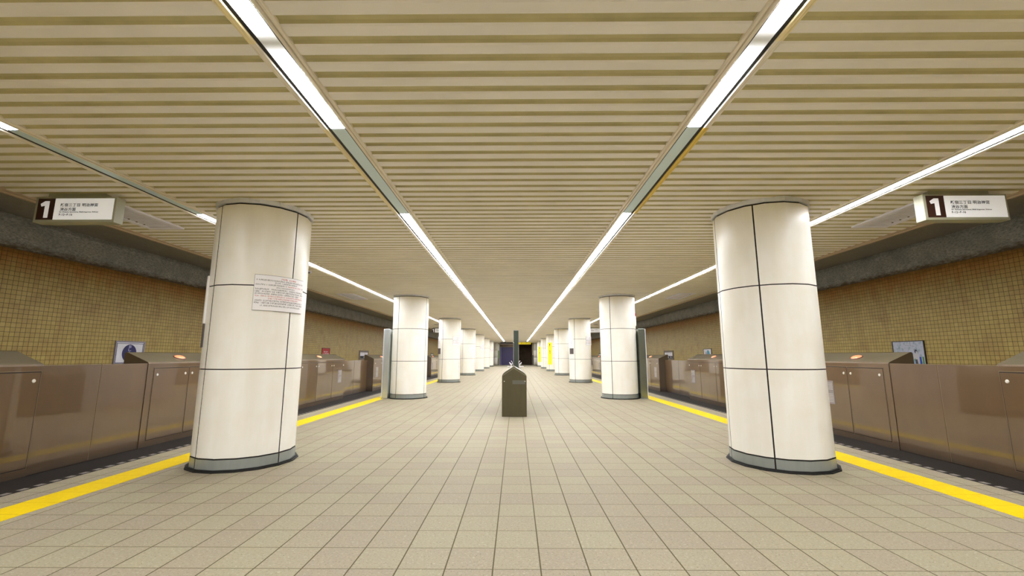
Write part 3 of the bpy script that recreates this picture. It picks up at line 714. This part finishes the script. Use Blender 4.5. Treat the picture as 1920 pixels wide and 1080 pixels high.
def nameboard(side, ya, yb, label):
    t, P_ = frame_on_wall('station_nameboard', side, ya, yb, 54.6, 79.2, label, 'sign', M_MFR, mat('nameboard_back', (118, 104, 94), .5), 2.0)
    m1, m2 = ya + 7, yb - 6
    part_poly(t, 'white_panel', [(m1, 64.9), (m2, 64.9), (m2, 74.1), (m1, 74.1)], P_(), M_PW)
    part_poly(t, 'black_band', [(m1 + 1, 58.6), (m2 - 1, 58.6), (m2 - 1, 64.8), (m1 + 1, 64.8)], P_(), M_INK)
    q = MB(); yc = (ya + yb) / 2
    for c in ((yc,) if side < 0 else (yc - 18, yc + 2)): q.quad([P_(.05)(c - 2, 59.4), P_(.05)(c + 2, 59.4), P_(.05)(c + 1, 64), P_(.05)(c - 1, 64)])
    q.build('white_mark', M_PW, t, fix=False)
    q = MB(); rnd = random.Random(6)
    for k in range(5): scribble(q, m1 + 6 + k * 9, m1 + 11 + k * 9, 69.5, 72.5, P_(.05), 0, rnd)
    q.build('lettering', M_STICK, t, fix=False)
nameboard(-1, 1168.5, 1241, 'grey framed white and black board on the left track wall, above the sliding doors')
nameboard(1, 1168.5, 1241, 'grey framed white and black board on the right track wall, above the sliding doors')
nameboard(-1, 2151, 2220, 'tiny far grey board on the left track wall between the pillars')
nameboard(1, 2151, 2220, 'tiny far grey board on the right track wall between the pillars')

# ------------------------------------------------------------------ in the middle of the platform
t = thing('steel_cabinet', 'gabled olive steel cabinet standing alone on the platform axis', 'cabinet', (-1.7, 477, 0))
prof = [(-13.3, .15), (13.4, .15), (13.4, 42.2), (12.8, 43.8), (11.6, 45.4), (9.0, 47.4), (0.6, 52.6), (-.6, 53.0), (-1.8, 52.6), (-9.6, 47.4), (-12.0, 45.4), (-13.0, 43.8), (-13.3, 42.2)]
q = MB(); q.prism_y(prof, .5, 46); bevel(q.build('body', M_BINST, t), .3)
q = MB(); q.prism_y([(x * .985 - .02, z if z < 1 else z - .9) for x, z in prof], 0, 1.0); bevel(q.build('end_panel', M_BINST, t), .2)
q = MB()
for a, b in (((-12.4, 43.6), (-.6, 51.4)), ((-.6, 51.4), (12.3, 43.6))):
    q.quad([(a[0], -.08, a[1]), (b[0], -.08, b[1]), (b[0], -.08, b[1] - .35), (a[0], -.08, a[1] - .35)])
q.build('bright_edge', mat('edge_olive', (150, 146, 124), .5), t, fix=False)
q = MB(); q.box(-2.0, 11.9, -.15, .2, 34.2, 38.2); q.build('name_plate', mat('plate_grey', (104, 102, 92), .45, .4), t)
for x in (-10.8, 11.6): q = MB(); q.cyl((x, .2, 37.2), (0, -1, 0), .5, .5, 12); q.build('rivet', M_KNOB, t)
t = thing('information_board', 'tall thin dark green board edge standing behind the gabled cabinet', 'board', (.35, 526, 0))
q = MB(); q.box(-3.0, 3.0, 0, 150, 0.1, 94.6); bevel(q.build('core', M_BOARDST, t), .2)
for x in (-3.05, 3.05):
    q = MB(); q.box(x - .22, x + .22, -.3, 150.3, 0, 95.0); q.build('side_sheet', M_STICKL, t)
q = MB(); q.box(-3.27, 3.27, -.3, 150.3, 94.6, 95.2); q.build('top_rail', M_STICKL, t)
def bench(y, L, label):
    t = thing('bench', label, 'bench', (-1.5, y, 0), 'white back to back benches'); mw = mat('bench_white', (236, 232, 232), .35)
    for s in (-1, 1):
        n = max(1, int(L / 24))
        for k in range(n):
            a = L * k / n + 1; b = L * (k + 1) / n - 1
            q = MB(); pf = [(18.5, 17.2), (36, 18.6), (37.4, 17.6), (37.0, 16.8), (18.5, 15.6)]; q.prism_y([(s * x, z) for x, z in pf], a, b); bevel(q.build('seat', mw, t), .3)
            q = MB(); pf = [(17.6, 17), (20.0, 26), (23.6, 33.2), (28.6, 35.6), (29, 34.2), (25.0, 32.4), (21.6, 25.6), (19.2, 17)]; q.prism_y([(s * x, z) for x, z in pf], a, b); bevel(q.build('backrest', mw, t), .3)
        for yy in (3, L - 5):
            q = MB(); q.box(*sorted((s * 22, s * 24)), yy, yy + 2, 0, 16.4); q.build('leg', M_PLINTH, t)
            q = MB(); q.box(*sorted((s * 16, s * 34)), yy, yy + 2, 14.6, 16.2); q.build('bracket', M_PLINTH, t)
    q = MB(); q.box(-17.5, 17.5, 2, L - 2, 8, 15.5); q.build('spine', M_BOARDST, t)
    return t
b0 = bench(1980, 96, 'nearer white bench pair peeking out behind the dark green board')
dup(b0, (-1.5, 2690, 0), 'farther white bench pair peeking out behind the dark green board')

# ------------------------------------------------------------------ far end of the platform
for s, lab in ((-1, 'far white corner column on the left, before the blue shutter'), (1, 'far white corner column on the right, beside the dark opening')):
    t = thing('corner_column', lab, 'column', (s * 145.5, 3165, 0), 'far corner columns')
    for z0, z1 in ((2.5, 55.8), (56.6, 105.6), (106.4, CEIL + .2)): q = MB(); q.cyl((0, 0, z0), (0, 0, 1), 16, z1 - z0, 28); q.build('panel', M_PIL, t)
    q = MB(); q.cyl((0, 0, .1), (0, 0, 1), 15.6, CEIL - .4, 24); q.build('core', M_JOINT, t)
for nm, x0, x1, z0, z1, m_ in (('wall_end_left', -301, -118, 0, CEIL + 6, M_PLAST), ('wall_end_right', 120, 301, 0, CEIL + 6, M_PLAST), ('wall_end_middle', -16, 22, 0, CEIL + 6, M_PLAST), ('wall_end_lintel', -118, -16, 132, CEIL + 6, M_DARKBR)):
    mb = MB(); mb.box(x0, x1, YE, YE + 12, z0, z1); struct(nm, mb, m_)
mb = MB(); mb.box(20, 122, YE + 290, YE + 300, 0, CEIL); mb.box(16, 22, YE + 12, YE + 290, 0, CEIL); mb.box(120, 126, YE + 12, YE + 290, 0, CEIL); mb.box(16, 126, YE + 12, YE + 300, CEIL, CEIL + 5); struct('wall_passage', mb, M_DARKBR)
for s, a, b in ((-1, -428, -301), (1, 301, 428)):
    mb = MB(); mb.box(a, b, YE + 392, YE + 400, -56, 186); struct('wall_tunnel_end_' + ('left' if s < 0 else 'right'), mb, M_ROOF)
    mb = MB(); mb.box(a, b, YB - 8, YB, -56, 186); struct('wall_tunnel_back_' + ('left' if s < 0 else 'right'), mb, M_ROOF)
mb = MB(); mb.box(-301, 301, YB - 8, YB, -12, 186); struct('wall_back', mb, M_PLAST)
for s in (-1, 1):
    mb = MB(); a, b = sorted((s * 288, s * 301)); mb.box(a, b, YE, YE + 400, -56, 186); struct('wall_corner_' + ('left' if s < 0 else 'right'), mb, M_PLAST)
t = thing('roller_shutter', 'dark navy blue roller shutter closing the far opening', 'shutter', (-67, YE - 2, 0))
q = MB()
n = 17
for k in range(n): z = 0.2 + 131 * k / n; q.box(-36, 50, 0, 1.4, z, z + 131 / n - .9); q.box(-36, 50, .6, 1.4, z + 131 / n - .9, z + 131 / n)
q.build('slats', M_NAVY, t)
q = MB(); q.box(-48, -38, -1, 3, 0, 131); q.build('guide_rail', M_NAVYL, t)
q = MB(); q.box(-51, 51, -1, 3, 131.2, 133.2); q.build('head_rail', mat('brass_rail', (170, 156, 108), .4, .5), t)
t = thing('overhead_board', 'long dark display board hanging over the blue shutter', 'sign', (-62, 2950, CEIL))
q = MB(); q.box(-42, 43, 0, 8, -12.5, -3.2); q.build('housing', M_INK, t)
q = MB(); q.box(-40, 20, -.3, .1, -10.6, -4.6); q.build('display', mat('display_violet', (54, 46, 58), .3), t)
q = MB(); q.box(-43, 43, -.6, 8.4, -14.3, -12.7); q.build('lower_rail', M_CAP, t)
for x in (-41, 24): q = MB(); q.box(x, x + 3, 3, 5, -3.2, 0.3); q.build('hanger', M_CAP, t)
t = thing('yellow_overhead_sign', 'wide yellow exit sign hanging over the dark far opening', 'sign', (61, 2950, CEIL))
q = MB(); q.box(-41, 41, 0, 6, -16.5, -2.6); q.build('panel', M_YSIGN, t)
for x in (-32, 30): q = MB(); q.box(x, x + 2, 2, 4, -2.6, .3); q.build('hanger', M_CAP, t)
q = MB(); rnd = random.Random(1)
q.quad([(-22, -.1, -14), (-20.6, -.1, -14), (-20.6, -.1, -7), (-22, -.1, -7)]); q.quad([(-25, -.1, -8.5), (-17.6, -.1, -8.5), (-21.3, -.1, -4.5)])
for x in (-10,): scribble(q, x, x + 4, -12, -6, lambda a, b: (a, -.1, b), 0, rnd)
for x in (4, 11, 26, 32): scribble(q, x, x + 5.5, -13, -5.5, lambda a, b: (a, -.1, b), 0, random.Random(8))
q.box(19, 23, -.15, 0, -9.8, -8.6)
q.build('lettering', M_INK, t, fix=False)
t = thing('green_exit_panel', 'small green and grey panel on the far left wall end', 'panel', (-124, 3120, 0))
q = MB(); q.box(-5.5, 5.5, 0, 3, 0.1, 148); q.build('grey_panel', mat('pale_grey_green', (188, 194, 186), .4), t)
q = MB(); q.box(-4, 5, -.4, 0, 50, 104); q.build('green_face', mat('leaf_green', (92, 130, 66), .5), t)
q = MB(); q.box(-5.5, 5.5, -.3, 0, .1, 50); q.build('dark_foot', mat('foot_grey', (104, 108, 100), .5), t)
t = thing('dark_post', 'narrow dark post before the white wall at the far right', 'post', (122, 3120, 0))
q = MB(); q.box(-3.5, 3.5, 0, 5, 0.1, 72); bevel(q.build('shaft', M_INK, t), .4)
q = MB(); q.box(-4.2, 4.2, -.6, 5.6, 0, 2); q.build('foot', M_PLINTH, t)

# ------------------------------------------------------------------ camera, world, view
cam = bpy.data.cameras.new('camera'); cam.sensor_width = 36.0; cam.lens = 810.81 / 1920 * 36.0
cam.clip_start = 0.05; cam.clip_end = 300
co = bpy.data.objects.new('camera', cam); COL.objects.link(co)
co.location = (0, 0, 64 * S); co.rotation_euler = (PI / 2 + 0.156443, 0, 0.0086713)
SC.camera = co
w = bpy.data.worlds.new('world'); SC.world = w; w.use_nodes = True
w.node_tree.nodes['Background'].inputs[0].default_value = (0.9, 0.88, 0.8, 1); w.node_tree.nodes['Background'].inputs[1].default_value = 0.02
SC.view_settings.view_transform = 'Standard'; SC.view_settings.look = 'None'; SC.view_settings.gamma = 1.0; SC.view_settings.use_curve_mapping = False
SC.view_settings.exposure = 0.0
SC.cycles.max_bounces = 12; SC.cycles.diffuse_bounces = 8; SC.cycles.glossy_bounces = 5
SC.cycles.sample_clamp_indirect = 10.0
